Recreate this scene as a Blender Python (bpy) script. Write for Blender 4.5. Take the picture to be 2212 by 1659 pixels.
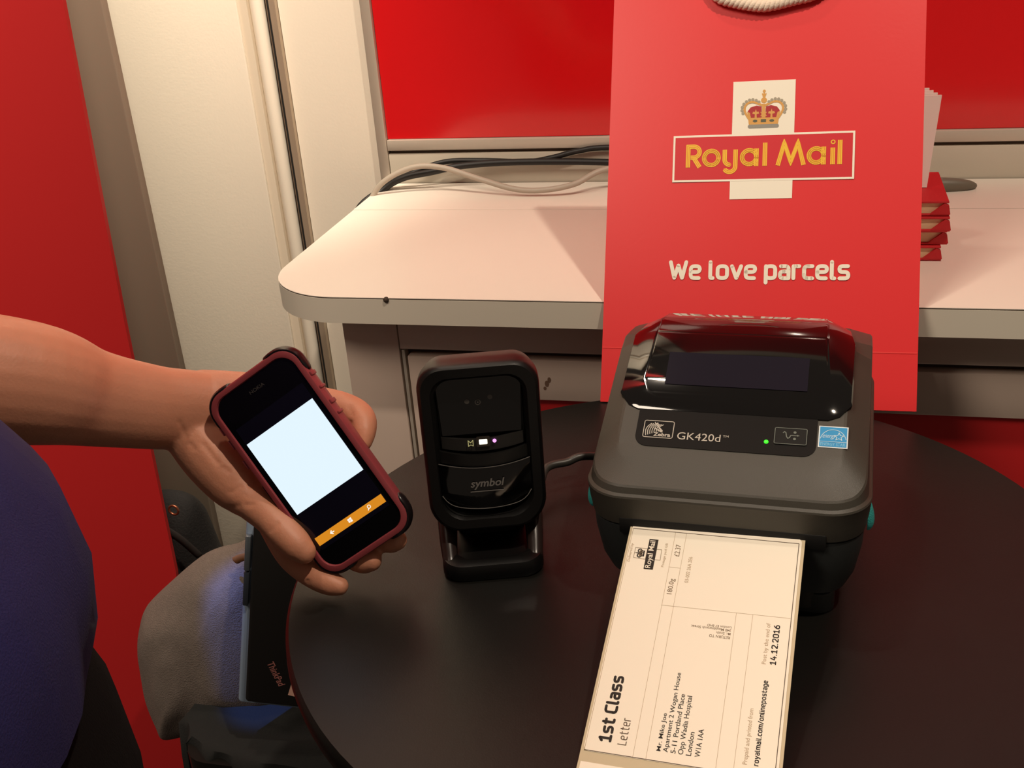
import bpy, bmesh, math, random
from mathutils import Vector, Matrix
random.seed(4)
for o in list(bpy.data.objects): bpy.data.objects.remove(o)
S = bpy.context.scene
COL = S.collection
V = Vector

# ------------------------------------------------------------------ camera
TZ = .75                                   # table height
CAM = V((0, 0, TZ + .443))
RX, RY, RF = V((.9696, .2335, -.0727)).normalized(), V((.035, -.4268, -.9037)).normalized(), V((-.2421, .8737, -.422)).normalized()
FPX = 2450.
cd = bpy.data.cameras.new('camera'); cam = bpy.data.objects.new('camera', cd); COL.objects.link(cam)
cd.sensor_width = 36; cd.lens = FPX / 2212 * 36; cd.clip_start = .02
cam.matrix_world = Matrix(((RX.x, -RY.x, -RF.x, CAM.x), (RX.y, -RY.y, -RF.y, CAM.y), (RX.z, -RY.z, -RF.z, CAM.z), (0, 0, 0, 1)))
S.camera = cam
# ------------------------------------------------------------------ world, lamps, exposure
S.view_settings.view_transform = 'Standard'; S.view_settings.look = 'None'
S.view_settings.exposure = 0; S.view_settings.gamma = 1; S.view_settings.use_curve_mapping = False
w = bpy.data.worlds.new('world'); S.world = w; w.use_nodes = True
w.node_tree.nodes['Background'].inputs[0].default_value = (1, .78, .6, 1)
w.node_tree.nodes['Background'].inputs[1].default_value = .11


def lamp(name, kind, loc, target, energy, color, size=.1, spot=None, blend=.3):
    l = bpy.data.lights.new(name, kind); l.energy = energy; l.color = color
    if kind == 'AREA': l.shape = 'DISK'; l.size = size
    else: l.shadow_soft_size = size
    if kind == 'SPOT': l.spot_size = math.radians(spot); l.spot_blend = blend
    o = bpy.data.objects.new(name, l); COL.objects.link(o); o.location = loc
    o.rotation_euler = (V(target) - V(loc)).to_track_quat('-Z', 'Y').to_euler()
    return o


WARM = (1, .84, .67)
lamp('ceiling_spot_key', 'SPOT', (.57, .23, 2.76), (-.1, .95, .85), 82, WARM, .035, 72, .7)
lamp('ceiling_spot_wall', 'SPOT', (-.42, .72, 2.75), (-.93, 1.32, 1.25), 460, (1, .86, .68), .05, 42, 1)
lamp('ceiling_spot_table', 'SPOT', (-.55, .98, 2.75), (-.25, .55, .75), 24, WARM, .05, 50, .8)
lamp('overhead_fill', 'AREA', (-1.2, -.5, 2.7), (-.3, .7, .8), 30, WARM, .9)  # unseen soft lamp added as overhead fill
lamp('stage_lamp_blue', 'SPOT', (-.50, .42, 2.5), (-.530, .820, .50), 260, (.08, .24, 1), .01, 2.5, .6)


# ------------------------------------------------------------------ materials
def lin(c):
    return tuple(((v / 255) / 12.92 if v / 255 <= .04045 else ((v / 255 + .055) / 1.055) ** 2.4) for v in c)


MATS = {}


def mat(name, rgb, rough=.5, metal=0, spec=.5, bump=0, scale=200, var=0, vscale=30, emit=0, coat=0, stretch=None, sss=0):
    if name in MATS: return MATS[name]
    m = bpy.data.materials.new(name); m.use_nodes = True
    nt = m.node_tree; b = nt.nodes['Principled BSDF']
    c = (*lin(rgb), 1)
    b.inputs['Base Color'].default_value = c; b.inputs['Roughness'].default_value = rough
    b.inputs['Metallic'].default_value = metal; b.inputs['Specular IOR Level'].default_value = spec
    b.inputs['Coat Weight'].default_value = coat; b.inputs['Coat Roughness'].default_value = .08
    if emit:
        b.inputs['Emission Color'].default_value = c; b.inputs['Emission Strength'].default_value = emit; b.inputs['Base Color'].default_value = (.01, .01, .01, 1)
    if sss:
        b.inputs['Subsurface Weight'].default_value = sss; b.inputs['Subsurface Radius'].default_value = (.006, .002, .001)
        b.inputs['Subsurface Scale'].default_value = 1
    if bump or var:
        tc = nt.nodes.new('ShaderNodeTexCoord'); src = tc.outputs['Object']
        if stretch:
            mp = nt.nodes.new('ShaderNodeMapping'); mp.inputs['Scale'].default_value = stretch
            nt.links.new(src, mp.inputs[0]); src = mp.outputs[0]
    if bump:
        n = nt.nodes.new('ShaderNodeTexNoise'); n.inputs['Scale'].default_value = scale; n.inputs['Detail'].default_value = 4
        nt.links.new(src, n.inputs['Vector'])
        bp = nt.nodes.new('ShaderNodeBump'); bp.inputs['Strength'].default_value = bump; bp.inputs['Distance'].default_value = .002
        nt.links.new(n.outputs[0], bp.inputs['Height']); nt.links.new(bp.outputs[0], b.inputs['Normal'])
    if var:
        n2 = nt.nodes.new('ShaderNodeTexNoise'); n2.inputs['Scale'].default_value = vscale; n2.inputs['Detail'].default_value = 5
        nt.links.new(src, n2.inputs['Vector'])
        mr = nt.nodes.new('ShaderNodeMapRange'); mr.inputs[1].default_value = .3; mr.inputs[2].default_value = .7
        mr.inputs[3].default_value = 1 - var; mr.inputs[4].default_value = 1 + var
        nt.links.new(n2.outputs[0], mr.inputs[0])
        mx = nt.nodes.new('ShaderNodeVectorMath'); mx.operation = 'SCALE'; mx.inputs[0].default_value = c[:3]
        nt.links.new(mr.outputs[0], mx.inputs['Scale']); nt.links.new(mx.outputs[0], b.inputs['Base Color'])
    MATS[name] = m
    return m


# ------------------------------------------------------------------ helpers
def ray(u, v): return RX * ((u - 1106) / FPX) + RY * ((v - 829.5) / FPX) + RF
def PX(u, v, d): return CAM + ray(u, v) * d                      # point seen at u,v at depth d
def PY(u, v, y):                                                # point seen at u,v on the plane Y=y
    r = ray(u, v); return CAM + r * ((y - CAM.y) / r.y)


def put(name, me, m, parent=None, smooth=False, kind=None):
    o = bpy.data.objects.new(name, me); COL.objects.link(o)
    for mm in (m if isinstance(m, (list, tuple)) else [m]): me.materials.append(mm)
    if smooth:
        for p in me.polygons: p.use_smooth = True
        try: me.set_sharp_from_angle(angle=math.radians(smooth if smooth is not True else 50))
        except Exception: pass
    if parent: o.parent = parent
    if kind: o['kind'] = kind
    return o


def frombm(name, bm, m, parent=None, smooth=False, kind=None):
    bmesh.ops.recalc_face_normals(bm, faces=bm.faces)
    me = bpy.data.meshes.new(name); bm.to_mesh(me); bm.free()
    return put(name, me, m, parent, smooth, kind)


def raw(name, vs, fs, m, parent=None, smooth=False, kind=None):
    me = bpy.data.meshes.new(name); me.from_pydata([tuple(v) for v in vs], [], fs); me.update()
    return put(name, me, m, parent, smooth, kind)


def tag(o, label, cat, group=None):
    o['label'] = label; o['category'] = cat
    if group: o['group'] = group
    return o


def thing(name, label, cat, loc=(0, 0, 0), rz=0, group=None, M=None):
    o = bpy.data.objects.new(name, None); COL.objects.link(o); o.empty_display_size = .02
    if M is not None: o.matrix_world = M
    else: o.location = loc; o.rotation_euler = (0, 0, rz)
    return tag(o, label, cat, group)


def frame(o, x, y, z=None):
    x = V(x).normalized(); y = V(y); y = (y - x * y.dot(x)).normalized(); z = x.cross(y)
    return Matrix(((x.x, y.x, z.x, o[0]), (x.y, y.y, z.y, o[1]), (x.z, y.z, z.z, o[2]), (0, 0, 0, 1)))


def bx(bm, x0, x1, y0, y1, z0, z1, bev=0, seg=2, M=None):
    r = bmesh.ops.create_cube(bm, size=1); vs = r['verts']
    for v in vs: v.co = V(((x0 + x1) / 2 + v.co.x * (x1 - x0), (y0 + y1) / 2 + v.co.y * (y1 - y0), (z0 + z1) / 2 + v.co.z * (z1 - z0)))
    if bev:
        es = {e for v in vs for e in v.link_edges}
        r2 = bmesh.ops.bevel(bm, geom=list(es), offset=bev, segments=seg, affect='EDGES', profile=.5)
        vs = list({v for v in r2['verts']} | {v for v in vs if v.is_valid})
    if M is not None:
        for v in vs:
            if v.is_valid: v.co = M @ v.co
    return vs


def box(name, x0, x1, y0, y1, z0, z1, m, parent=None, bev=0, kind=None, M=None):
    bm = bmesh.new(); bx(bm, x0, x1, y0, y1, z0, z1, bev, 2, M); return frombm(name, bm, m, parent, 40 if bev else False, kind)


def rrect(x0, x1, y0, y1, r, n=8, rs=None):
    rs = rs or (r, r, r, r); out = []
    for (cx, cy, a, q) in ((x1, y0, -90, rs[1]), (x1, y1, 0, rs[2]), (x0, y1, 90, rs[3]), (x0, y0, 180, rs[0])):
        sx = -1 if cx == x1 else 1; sy = 1 if cy == y0 else -1
        q = max(q, 1e-5)
        for i in range(n + 1):
            t = math.radians(a + 90 * i / n); out.append((cx + sx * q + q * math.cos(t), cy + sy * q + q * math.sin(t)))
    return out


def loft(bm, rings, cap0=True, cap1=True):
    L = [[bm.verts.new(p) for p in r] for r in rings]; n = len(L[0])
    for a, b in zip(L, L[1:]):
        for i in range(n):
            j = (i + 1) % n
            try: bm.faces.new((a[i], a[j], b[j], b[i]))
            except ValueError: pass
    if cap0: bm.faces.new(L[0][::-1])
    if cap1: bm.faces.new(L[-1])
    return L


def slab(name, outline, z0, z1, m, parent=None, M=None, bev=0, smooth=40):
    bm = bmesh.new()
    if bev:
        n = len(outline); cx = sum(p[0] for p in outline) / n; cy = sum(p[1] for p in outline) / n
        def ins(d):
            res = []
            for i in range(n):
                a, b, c = V(outline[i - 1]), V(outline[i]), V(outline[(i + 1) % n])
                t = (c - a); t = t.normalized() if t.length > 1e-9 else V((1, 0)); nn = V((-t.y, t.x))
                if nn.dot(V((cx, cy)) - b) < 0: nn = -nn
                res.append(b + nn * d)
            return res
        rings = [[(p[0], p[1], z0) for p in outline], [(p[0], p[1], z1 - bev) for p in outline],
                 [(p[0], p[1], z1 - bev * .3) for p in ins(bev * .3)], [(p[0], p[1], z1) for p in ins(bev)]]
    else: rings = [[(p[0], p[1], z0) for p in outline], [(p[0], p[1], z1) for p in outline]]
    loft(bm, rings)
    if M is not None:
        for v in bm.verts: v.co = M @ v.co
    return frombm(name, bm, m, parent, smooth)


def smoothpath(P, k=6):
    P = [V(p) for p in P]; out = []
    for i in range(len(P) - 1):
        a, b, c, d = P[max(i - 1, 0)], P[i], P[i + 1], P[min(i + 2, len(P) - 1)]
        for s in range(k):
            t = s / k
            out.append(.5 * ((2 * b) + (c - a) * t + (2 * a - 5 * b + 4 * c - d) * t * t + (3 * b - a - 3 * c + d) * t ** 3))
    out.append(P[-1]); return out


def sweep(bm, P, rad, n=10, flat=None, up=None, caps=True):
    """tube along P; rad list or number; flat = ratio of second axis; round ends"""
    N = len(P); rad = rad if isinstance(rad, (list, tuple)) else [rad] * N
    rings = []; prev = up.normalized() if up else None
    for i in range(N):
        t = (P[min(i + 1, N - 1)] - P[max(i - 1, 0)]).normalized()
        u = prev if prev else (V((0, 0, 1)) if abs(t.z) < .9 else V((1, 0, 0)))
        u = (u - t * u.dot(t)).normalized(); prev = u; s = t.cross(u)
        f = flat[i] if isinstance(flat, (list, tuple)) else (flat or 1)
        rings.append((P[i], t, u, s, rad[i], f))
    R = []
    def ring(c, u, s, r, f): return [c + s * (r * math.cos(2 * math.pi * k / n)) + u * (r * f * math.sin(2 * math.pi * k / n)) for k in range(n)]
    if caps:
        c, t, u, s, r, f = rings[0]
        for a in (80, 60, 35): R.append(ring(c - t * r * f * math.sin(math.radians(a)), u, s, r * math.cos(math.radians(a)), f))
    for c, t, u, s, r, f in rings: R.append(ring(c, u, s, r, f))
    if caps:
        c, t, u, s, r, f = rings[-1]
        for a in (35, 60, 80): R.append(ring(c + t * r * f * math.sin(math.radians(a)), u, s, r * math.cos(math.radians(a)), f))
    loft(bm, R)


def tube(name, P, r, m, parent=None, k=6, n=10, **kw):
    bm = bmesh.new(); sweep(bm, smoothpath(P, k) if k else [V(p) for p in P], r, n, **kw); return frombm(name, bm, m, parent, 60)


# flat print: everything is laid out in x,y (metres) on a plane frame M, lifted by eps
def flat(name, polys, m, parent, M, eps=.0001):
    vs, fs = [], []
    for i, p in enumerate(polys):
        b = len(vs); vs += [M @ V((q[0], q[1], eps + (i % 7) * 9e-6)) for q in p]; fs.append(tuple(range(b, b + len(p))))
    return raw(name, vs, fs, m, parent)


def ribbon_polys(path, wdt, closed=False, cap=True, n=10):
    out = []; P = [V((p[0], p[1])) for p in path]
    if closed: P = P + [P[0]]
    for a, b in zip(P, P[1:]):
        t = b - a
        if t.length < 1e-9: continue
        t.normalize(); s = V((-t.y, t.x)) * wdt / 2
        out.append([a - s, b - s, b + s, a + s])
    for i, p in enumerate(P):
        if not cap and (i == 0 or i == len(P) - 1) and not closed: continue
        out.append([p + V((math.cos(2 * math.pi * k / n), math.sin(2 * math.pi * k / n))) * wdt / 2 for k in range(n)])
    return out


def arc(cx, cy, r, a0, a1, n=14, ry=None):
    ry = ry or r
    return [(cx + r * math.cos(math.radians(a0 + (a1 - a0) * i / n)), cy + ry * math.sin(math.radians(a0 + (a1 - a0) * i / n))) for i in range(n + 1)]


def rnd(P, r, closed=False, n=5):
    P = [V(p) for p in P]; N = len(P); out = []
    for i in range(N):
        if not closed and i in (0, N - 1): out.append(P[i]); continue
        a, b, c = P[i - 1], P[i], P[(i + 1) % N]
        q = min(r, (a - b).length * .5, (c - b).length * .5)
        p0 = b + (a - b).normalized() * q; p1 = b + (c - b).normalized() * q
        for k in range(n + 1):
            t = k / n; out.append(p0 * (1 - t) ** 2 + b * 2 * t * (1 - t) + p1 * t * t)
    return out


def RR(x0, y0, x1, y1): return [(x0, y0), (x1, y0), (x1, y1), (x0, y1)]


# a rounded stroke alphabet: cap height 1, x height .74; (advance, [(points, radius, closed)])
GL = {
    'W': (.8, [([(0, 1), (.2, 0), (.4, .8), (.6, 0), (.8, 1)], .02, 0)]),
    'e': (.46, [([(.02, .38), (.46, .38), (.46, .74), (0, .74), (0, 0), (.42, 0)], .21, 0)]),
    'l': (.13, [([(0, 1), (0, 0), (.13, 0)], .12, 0)]),
    'o': (.48, [(RR(0, 0, .48, .74), .22, 1)]),
    'v': (.46, [([(0, .74), (.23, 0), (.46, .74)], .02, 0)]),
    'p': (.46, [([(0, .74), (0, -.27)], 0, 0), (RR(0, 0, .46, .74), .21, 1)]),
    'a': (.42, [([(.04, .74), (.42, .74), (.42, 0)], .2, 0), ([(.42, .42), (0, .42), (0, 0), (.42, 0)], .18, 0)]),
    'r': (.28, [([(0, 0), (0, .74)], 0, 0), ([(0, .5), (0, .74), (.28, .74)], .2, 0)]),
    'c': (.4, [([(.4, .74), (0, .74), (0, 0), (.4, 0)], .21, 0)]),
    's': (.42, [([(.4, .74), (0, .74), (0, .38), (.42, .38), (.42, 0), (.01, 0)], .17, 0)]),
    '1': (.42, [([(0, .78), (.22, 1), (.22, 0)], .01, 0), ([(.02, 0), (.42, 0)], 0, 0)]),
    't': (.34, [([(.12, .98), (.12, 0), (.34, 0)], .16, 0), ([(0, .74), (.34, .74)], 0, 0)]),
    'C': (.48, [([(.48, 1), (0, 1), (0, 0), (.48, 0)], .26, 0)]),
    'L': (.44, [([(0, 1), (0, 0), (.44, 0)], 0, 0)]),
    '4': (.5, [([(.2, 1), (0, .3), (.5, .3)], .01, 0), ([(.38, .55), (.38, 0)], 0, 0)]),
    '.': (.02, [([(0, .02), (.01, .02)], 0, 0)]),
    '2': (.46, [([(0, .84), (.04, 1), (.46, 1), (.46, .58), (0, 0), (.48, 0)], .16, 0)]),
    '0': (.48, [(RR(0, 0, .48, 1), .24, 1)]),
    '6': (.48, [([(.36, 1), (0, .6), (0, 0), (.48, 0), (.48, .58), (.03, .58)], .22, 0)]),
    'y': (.46, [([(0, .74), (.24, .02)], 0, 0), ([(.46, .74), (.16, -.27), (.04, -.27)], .06, 0)]),
    'm': (.76, [([(0, 0), (0, .74)], 0, 0), ([(0, .74), (.38, .74), (.38, 0)], .17, 0), ([(.38, .74), (.76, .74), (.76, 0)], .17, 0)]),
    'i': (.02, [([(0, 0), (0, .74)], 0, 0), ([(0, 1), (.005, 1)], 0, 0)]),
    '/': (.34, [([(0, -.1), (.34, 1.05)], 0, 0)]),
    'n': (.42, [([(0, 0), (0, .74)], 0, 0), ([(0, .74), (.42, .74), (.42, 0)], .2, 0)]),
    'g': (.44, [(RR(0, 0, .44, .74), .2, 1), ([(.44, .74), (.44, -.27), (.04, -.27)], .18, 0)]),
}


def strokes(name, s, m, parent, M, x0, x1, y0, cap, wdt, gap=.26, eps=.0002, sp=.3):
    """rounded stroke text from x0 to x1 on baseline y0, cap height cap, stroke width wdt (of cap)"""
    adv = 0; items = []
    for ch in s:
        if ch == ' ': adv += sp; continue
        a, paths = GL[ch]; items.append((adv, paths)); adv += a + gap
    tot = adv - gap; polys = []; sx = (x1 - x0 - wdt * cap) / tot
    for off, paths in items:
        for P, r, cl in paths:
            q = rnd(P, r, bool(cl)) if r else P
            polys += ribbon_polys([(x0 + wdt * cap / 2 + (off + p[0]) * sx, y0 + p[1] * (cap - wdt * cap) + wdt * cap / 2) for p in q], wdt * cap, bool(cl), n=8)
    return flat(name, polys, m, parent, M, eps)


def text(name, s, m, parent, M, x0, x1, y0, y1, bold=0, shear=0, eps=.0002):
    """built-in font, bounding box fitted to x0..x1, y0..y1 in the plane M"""
    c = bpy.data.curves.new('txt', 'FONT'); c.body = s; c.offset = bold; c.shear = shear; c.resolution_u = 3
    o = bpy.data.objects.new('txt', c); COL.objects.link(o)
    dg = bpy.context.evaluated_depsgraph_get(); me = bpy.data.meshes.new_from_object(o.evaluated_get(dg))
    bpy.data.objects.remove(o); bpy.data.curves.remove(c)
    xs = [v.co.x for v in me.vertices]; ys = [v.co.y for v in me.vertices]
    ax, bx_, ay, by = min(xs), max(xs), min(ys), max(ys)
    for v in me.vertices:
        v.co = M @ V((x0 + (v.co.x - ax) / (bx_ - ax) * (x1 - x0), y0 + (v.co.y - ay) / (by - ay) * (y1 - y0), eps))
    me.materials.clear()
    return put(name, me, m, parent)


I4 = Matrix.Identity(4)
# ------------------------------------------------------------------ palette
white_lam = mat('white_laminate', (236, 226, 214), .42, bump=.03, scale=600)
white_paint = mat('white_paint', (232, 222, 206), .5, bump=.05, scale=300)
cream_edge = mat('cream_edging', (222, 214, 198), .45)
dark_line = mat('dark_core', (60, 46, 34), .7)
red_gloss = mat('red_gloss_panel', (206, 16, 22), .16, coat=.3)
red_matt = mat('red_board', (200, 36, 38), .45)
alu = mat('satin_aluminium', (196, 186, 172), .4, metal=.25)
black_gap = mat('black_gap', (24, 20, 18), .8)
grey_board = mat('grey_board', (140, 126, 110), .6)
carpet = mat('dark_carpet', (50, 46, 44), .95, bump=.6, scale=400)

# ------------------------------------------------------------------ setting
WY = 1.3255
fl = box('floor', -2.5, 2.0, -1.5, 1.6, -.05, 0, carpet, kind='structure')
wb = box('wall_back', -.627, 1.6, WY + .012, WY + .10, 0, 2.6, white_paint, kind='structure')
box('red_panel', -.503, 1.6, WY + .004, WY + .0118, .8835, 2.4, red_gloss, wb)
box("stile", -.5165, -.5035, WY - .002, WY + .0118, .81, 2.4, alu, wb, .001)
box('rail', -.503, 1.6, WY - .002, WY + .0118, .870, .883, alu, wb, .0008)
box('groove', -.502, 1.6, WY + .006, WY + .0118, .8655, .870, mat('groove_shade', (96, 86, 74), .7), wb)
box('skirting', -.503, 1.6, WY, WY + .0118, .80, .8655, mat('upstand', (196, 188, 172), .5), wb, .0008)
# sliding door left of the counter and the slot between door and wall
d1 = box('door_1', -.856, -.676, WY, WY + .06, .02, 2.4, white_paint, kind='structure', bev=.002)
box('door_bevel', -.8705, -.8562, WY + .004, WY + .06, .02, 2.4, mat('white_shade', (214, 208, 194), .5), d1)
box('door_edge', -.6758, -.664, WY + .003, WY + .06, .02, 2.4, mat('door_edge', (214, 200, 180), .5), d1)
tube('door_bead', [(-.655, WY + .014, .02), (-.655, WY + .014, 2.4)], .0095, mat('white_bead', (238, 228, 212), .35), d1, k=0, n=20)
t1 = box('trim_1', -.6645, -.627, WY + .020, WY + .06, .02, 2.4, mat('shaded_track', (120, 100, 84), .5), kind='structure')  # brown tone paints in the shade between bead and slot
box('slot', -.641, -.636, WY + .010, WY + .0199, .02, 2.4, black_gap, t1)
box('track_lip', -.6355, -.6275, WY + .004, WY + .0199, .02, 2.4, mat('track_lip', (176, 158, 138), .35, metal=.4), t1)
# grey partition end and red partition at the left
wl = box('wall_left', -1.5, -.713, 1.10, 1.112, 0, 2.4, grey_board, kind='structure', bev=.002)
bm = bmesh.new()
pts = [(-1.6, 0), (-.725, 0), (-.70, .3), (-.678, .48), (-.669, .786), (-.655, 1.1), (-.62, 2.3), (-1.6, 2.3)]
loft(bm, [[(p[0], .95, p[1]) for p in pts], [(p[0], .955, p[1]) for p in pts]])
w2 = frombm('wall_side', bm, red_matt, kind='structure')

# ------------------------------------------------------------------ counter
CZ, CY = .828, .930
ctr = thing('counter_top', 'white laminate counter top with rounded corner along the wall', 'counter', (0, 0, 0))
def ctr_outline(d=0, y1=WY - .002):
    o = [(1.55, CY + d)]; r = .085
    o += [(-.512 + r + (r - d) * math.cos(math.radians(a)), CY + r + (r - d) * math.sin(math.radians(a))) for a in range(270, 179, -6)]
    return o + [(-.512 + d, y1), (1.55, y1)]
slab('edge_band', ctr_outline(), CZ - .0265, CZ - .0016, cream_edge, ctr, smooth=30)
slab('core_line', ctr_outline(.0004), CZ - .0016, CZ - .0006, dark_line, ctr)
slab('laminate', ctr_outline(.0003, 1.2105), CZ - .0006, CZ, white_lam, ctr)
box('back_strip', -.5117, 1.55, 1.2110, WY - .002, CZ - .0006, CZ + .0004, white_lam, ctr)
for u, v, s in ((834, 648, .003), (612, 620, .0012), (680, 642, .001)):
    p = PY(u, v, CY); bm = bmesh.new(); bmesh.ops.create_icosphere(bm, subdivisions=2, radius=s, matrix=Matrix.Translation((p.x, CY + .0006 if u > 790 else PX(u, v, 1.09).y, CZ - .002)))
    if u > 790: frombm('chip', bm, dark_line, ctr)
    else: bm.free()

cab = thing('cabinet', 'white cabinet base with dark shadow gaps under the counter', 'cabinet', (0, 0, 0))
KY = .97
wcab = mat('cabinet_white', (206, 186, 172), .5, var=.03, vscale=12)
box('body', -.438, 1.5, KY + .012, WY - .01, .0, CZ - .0267, mat('cabinet_inner', (70, 58, 50), .7), cab)
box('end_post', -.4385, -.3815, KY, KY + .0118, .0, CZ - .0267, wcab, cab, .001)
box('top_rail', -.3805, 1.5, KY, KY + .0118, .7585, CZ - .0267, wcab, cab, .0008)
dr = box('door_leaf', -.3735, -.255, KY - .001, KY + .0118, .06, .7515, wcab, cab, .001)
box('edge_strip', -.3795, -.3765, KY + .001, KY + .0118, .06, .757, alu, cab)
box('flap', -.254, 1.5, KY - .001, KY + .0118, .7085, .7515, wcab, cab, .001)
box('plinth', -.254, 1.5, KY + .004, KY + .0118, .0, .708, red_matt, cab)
sm = mat('smudge', (120, 92, 74), .8)
for (u, v, a, b) in ((1182, 828, .0022, .0035), (1187, 820, .0018, .003), (1178, 838, .0016, .002)):
    p = PY(u, v, KY); flat('scuff', [[(p.x + a * math.cos(k * .6), p.z + b * math.sin(k * .6)) for k in range(10)]], sm, cab, frame((0, KY - .0011, 0), (1, 0, 0), (0, 0, 1)), .00005)

# cables on the counter
blk = mat('black_cable', (14, 13, 12), .5); wht = mat('grey_white_cable', (168, 158, 144), .45)
def cable(pts, r, m, label, name='cable'):
    o = tube(name, pts, r, m, None, 8, 12); return tag(o, label, 'cable', 'cables along the wall')
cable([V((-.535, 1.26, .70)), V((-.530, 1.262, .80)), PY(826, 412, 1.290), PY(870, 385, 1.296), PY(930, 372, 1.300), PY(1000, 358, 1.308), PY(1120, 350, 1.312), PY(1330, 351, 1.314), V((-.05, 1.312, .845))], .0042, blk, 'thick black cable running level along the wall onto the counter end')
cable([V((-.545, 1.27, .70)), V((-.538, 1.272, .80)), PY(836, 402, 1.299), PY(890, 374, 1.306), PY(960, 350, 1.316), PY(1040, 347, 1.3185), PY(1140, 349, 1.3185), PY(1195, 340, 1.318), PY(1250, 326, 1.318), PY(1330, 318, 1.318), V((-.06, 1.317, .868))], .0034, blk, 'thin black cable rising over the others to the bag')
cable([V((-.528, 1.24, .70)), V((-.523, 1.243, .79)), PY(800, 434, 1.268), PY(830, 392, 1.275), PY(890, 362, 1.283), PY(955, 362, 1.285), PY(1040, 388, 1.274), PY(1110, 408, 1.264), PY(1170, 411, 1.262), PY(1240, 398, 1.266), PY(1330, 362, 1.29), V((-.1, 1.30, .845))], .0034, wht, 'pale grey cable sagging in front of the black cables')
# grey moulded bar end lying behind the books
g = mat('grey_plastic', (112, 106, 92), .45)
o = tube('cable_cover', [V((.02, 1.270, .8345)), V((.10, 1.272, .8355)), V((.145, 1.276, .835)), V((.172, 1.280, .8335)), V((.180, 1.283, .832))], [.0085, .0085, .0085, .0085, .0085, .0085, .0085, .0085, .0085, .0085, .0084, .0083, .0082, .008, .0078, .0074, .007, .0066, .006, .0055, .005, .0045, .0042, .004, .0036], g, None, 6, 16)
tag(o, 'dark grey moulded plastic bar end lying behind the red books', 'cable cover')

# red books and white leaflets behind the bag
bk_red = mat('book_cloth', (196, 30, 38), .6, bump=.2, scale=900); page = mat('page_cream', (226, 202, 160), .8, bump=.3, scale=500, stretch=(.1, .1, 8))
names = ['topmost of the small red books stacked behind the bag', 'second red book from the top of the stack behind the bag', 'third red book from the top, above the lowest one', 'lowest red book, lying on the counter behind the bag']
for i in range(4):
    k = 3 - i; z0 = CZ + .0006 + k * .0142; xr = (.129, .1305, .130, .1255)[i]; yf = 1.045 + (.0, -.002, .004, .001)[i]
    t = thing('book', 'small cream-paged ' + names[i], 'book', (0, 0, z0), 0, 'red books stacked on the counter')
    box('back_cover', xr - .14, xr, yf, yf + .10, 0, .0020, bk_red, t, .0008)
    box('front_cover', xr - .14, xr - .001, yf, yf + .10, .0115, .0137, bk_red, t, .0008)
    box('page_block', xr - .138, xr - .004, yf + .002, yf + .098, .0021, .0114, page, t)
    bm = bmesh.new(); a = [(xr - .017, yf - .0006, .0016), (xr + .0005, yf - .0006, .0016), (xr - .001, yf - .0006, .0095), (xr - .005, yf - .0006, .0116)]
    loft(bm, [a, [(p[0], yf + .0045, p[2]) for p in a]]); frombm('corner_guard', bm, bk_red, t)
lf = mat('leaflet_white', (232, 214, 206), .6)
ll = ['tallest white leaflet at the back of the leaflets behind the bag', 'second white leaflet from the back, a little lower', 'third white leaflet from the back behind the bag edge', 'white leaflet nearest the camera on top of the red books']
z0 = CZ + .0006 + 4 * .0142
for i in range(4):
    y0 = 1.100 - i * .004; k = 3 - i
    tr = PY(2035 - 9 * k, 206 - 5 * k, y0 + .03); br = PY(2003 - 4 * k, 394, y0); br.z = z0
    f = [V((br.x - .09, y0, z0)), br, tr, V((tr.x - .09, tr.y, tr.z))]
    bm = bmesh.new(); loft(bm, [f, [p + V((0, .0028, 0)) for p in f]])
    tag(frombm('leaflet', bm, lf), ll[i], 'leaflet', 'white leaflets behind the bag')
# ------------------------------------------------------------------ carrier bag
bag_red = mat('bag_paper', (230, 44, 48), .4, bump=.02, scale=300)
bl = V((-.1656, .8856, TZ)); bxv = V((.9997, -.0263, 0)); byv = V((.0122, .4649, .8853))
a = math.radians(1.1); bX = bxv * math.cos(a) + byv * math.sin(a); bY = byv * math.cos(a) - bxv * math.sin(a)
BW, BH = .2635, .405
bag = thing('carrier_bag', 'tall red paper carrier bag with white rope handle leaning against the counter', 'bag', M=frame(bl - bX * .0005 + V((0, 0, .0012)), bX, bY))
bm = bmesh.new()   # body: local x across, y up the face, z towards the viewer; a gusset behind, kept clear of the counter edge
prof = [(0, 0, -.012), (.04, 0, -.008), (.075, 0, -.003), (.12, 0, -.003), (.2, 0, -.006), (BH, 0, -.006)]
rings = []
for y, zf, zb in prof:
    rings.append([(0, y, zf), (BW * .25, y, zf + .0006), (BW * .5, y, zf + .0009), (BW * .75, y, zf + .0006), (BW, y, zf), (BW - .004, y, zb * .5), (BW, y, zb), (0, y, zb), (.004, y, zb * .5)])
loft(bm, rings, True, False); frombm('body', bm, bag_red, bag, 20)
bp = lambda x, y: (x / 1000, y / 1000)
cream = mat('bag_print_cream', (252, 244, 226), .5); ylw = mat('logo_yellow', (250, 200, 50), .45); redp = mat('logo_red', (214, 26, 40), .45)
E_ = .0012
flat('fold_line', [[(.0005, .0478), (BW - .0005, .0478), (BW - .0005, .0482), (.0005, .0482)]], mat('fold', (250, 84, 80), .5), bag, I4, E_)
flat('logo_cross_top', [[bp(*p) for p in ((107.3, 234), (159.5, 234), (159.6, 279.9), (107.3, 279.8))]], cream, bag, I4, E_)
flat('logo_cross_foot', [[bp(*p) for p in ((106.9, 177.6), (159.2, 177.9), (159.3, 194), (106.9, 194))]], cream, bag, I4, E_)
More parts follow.
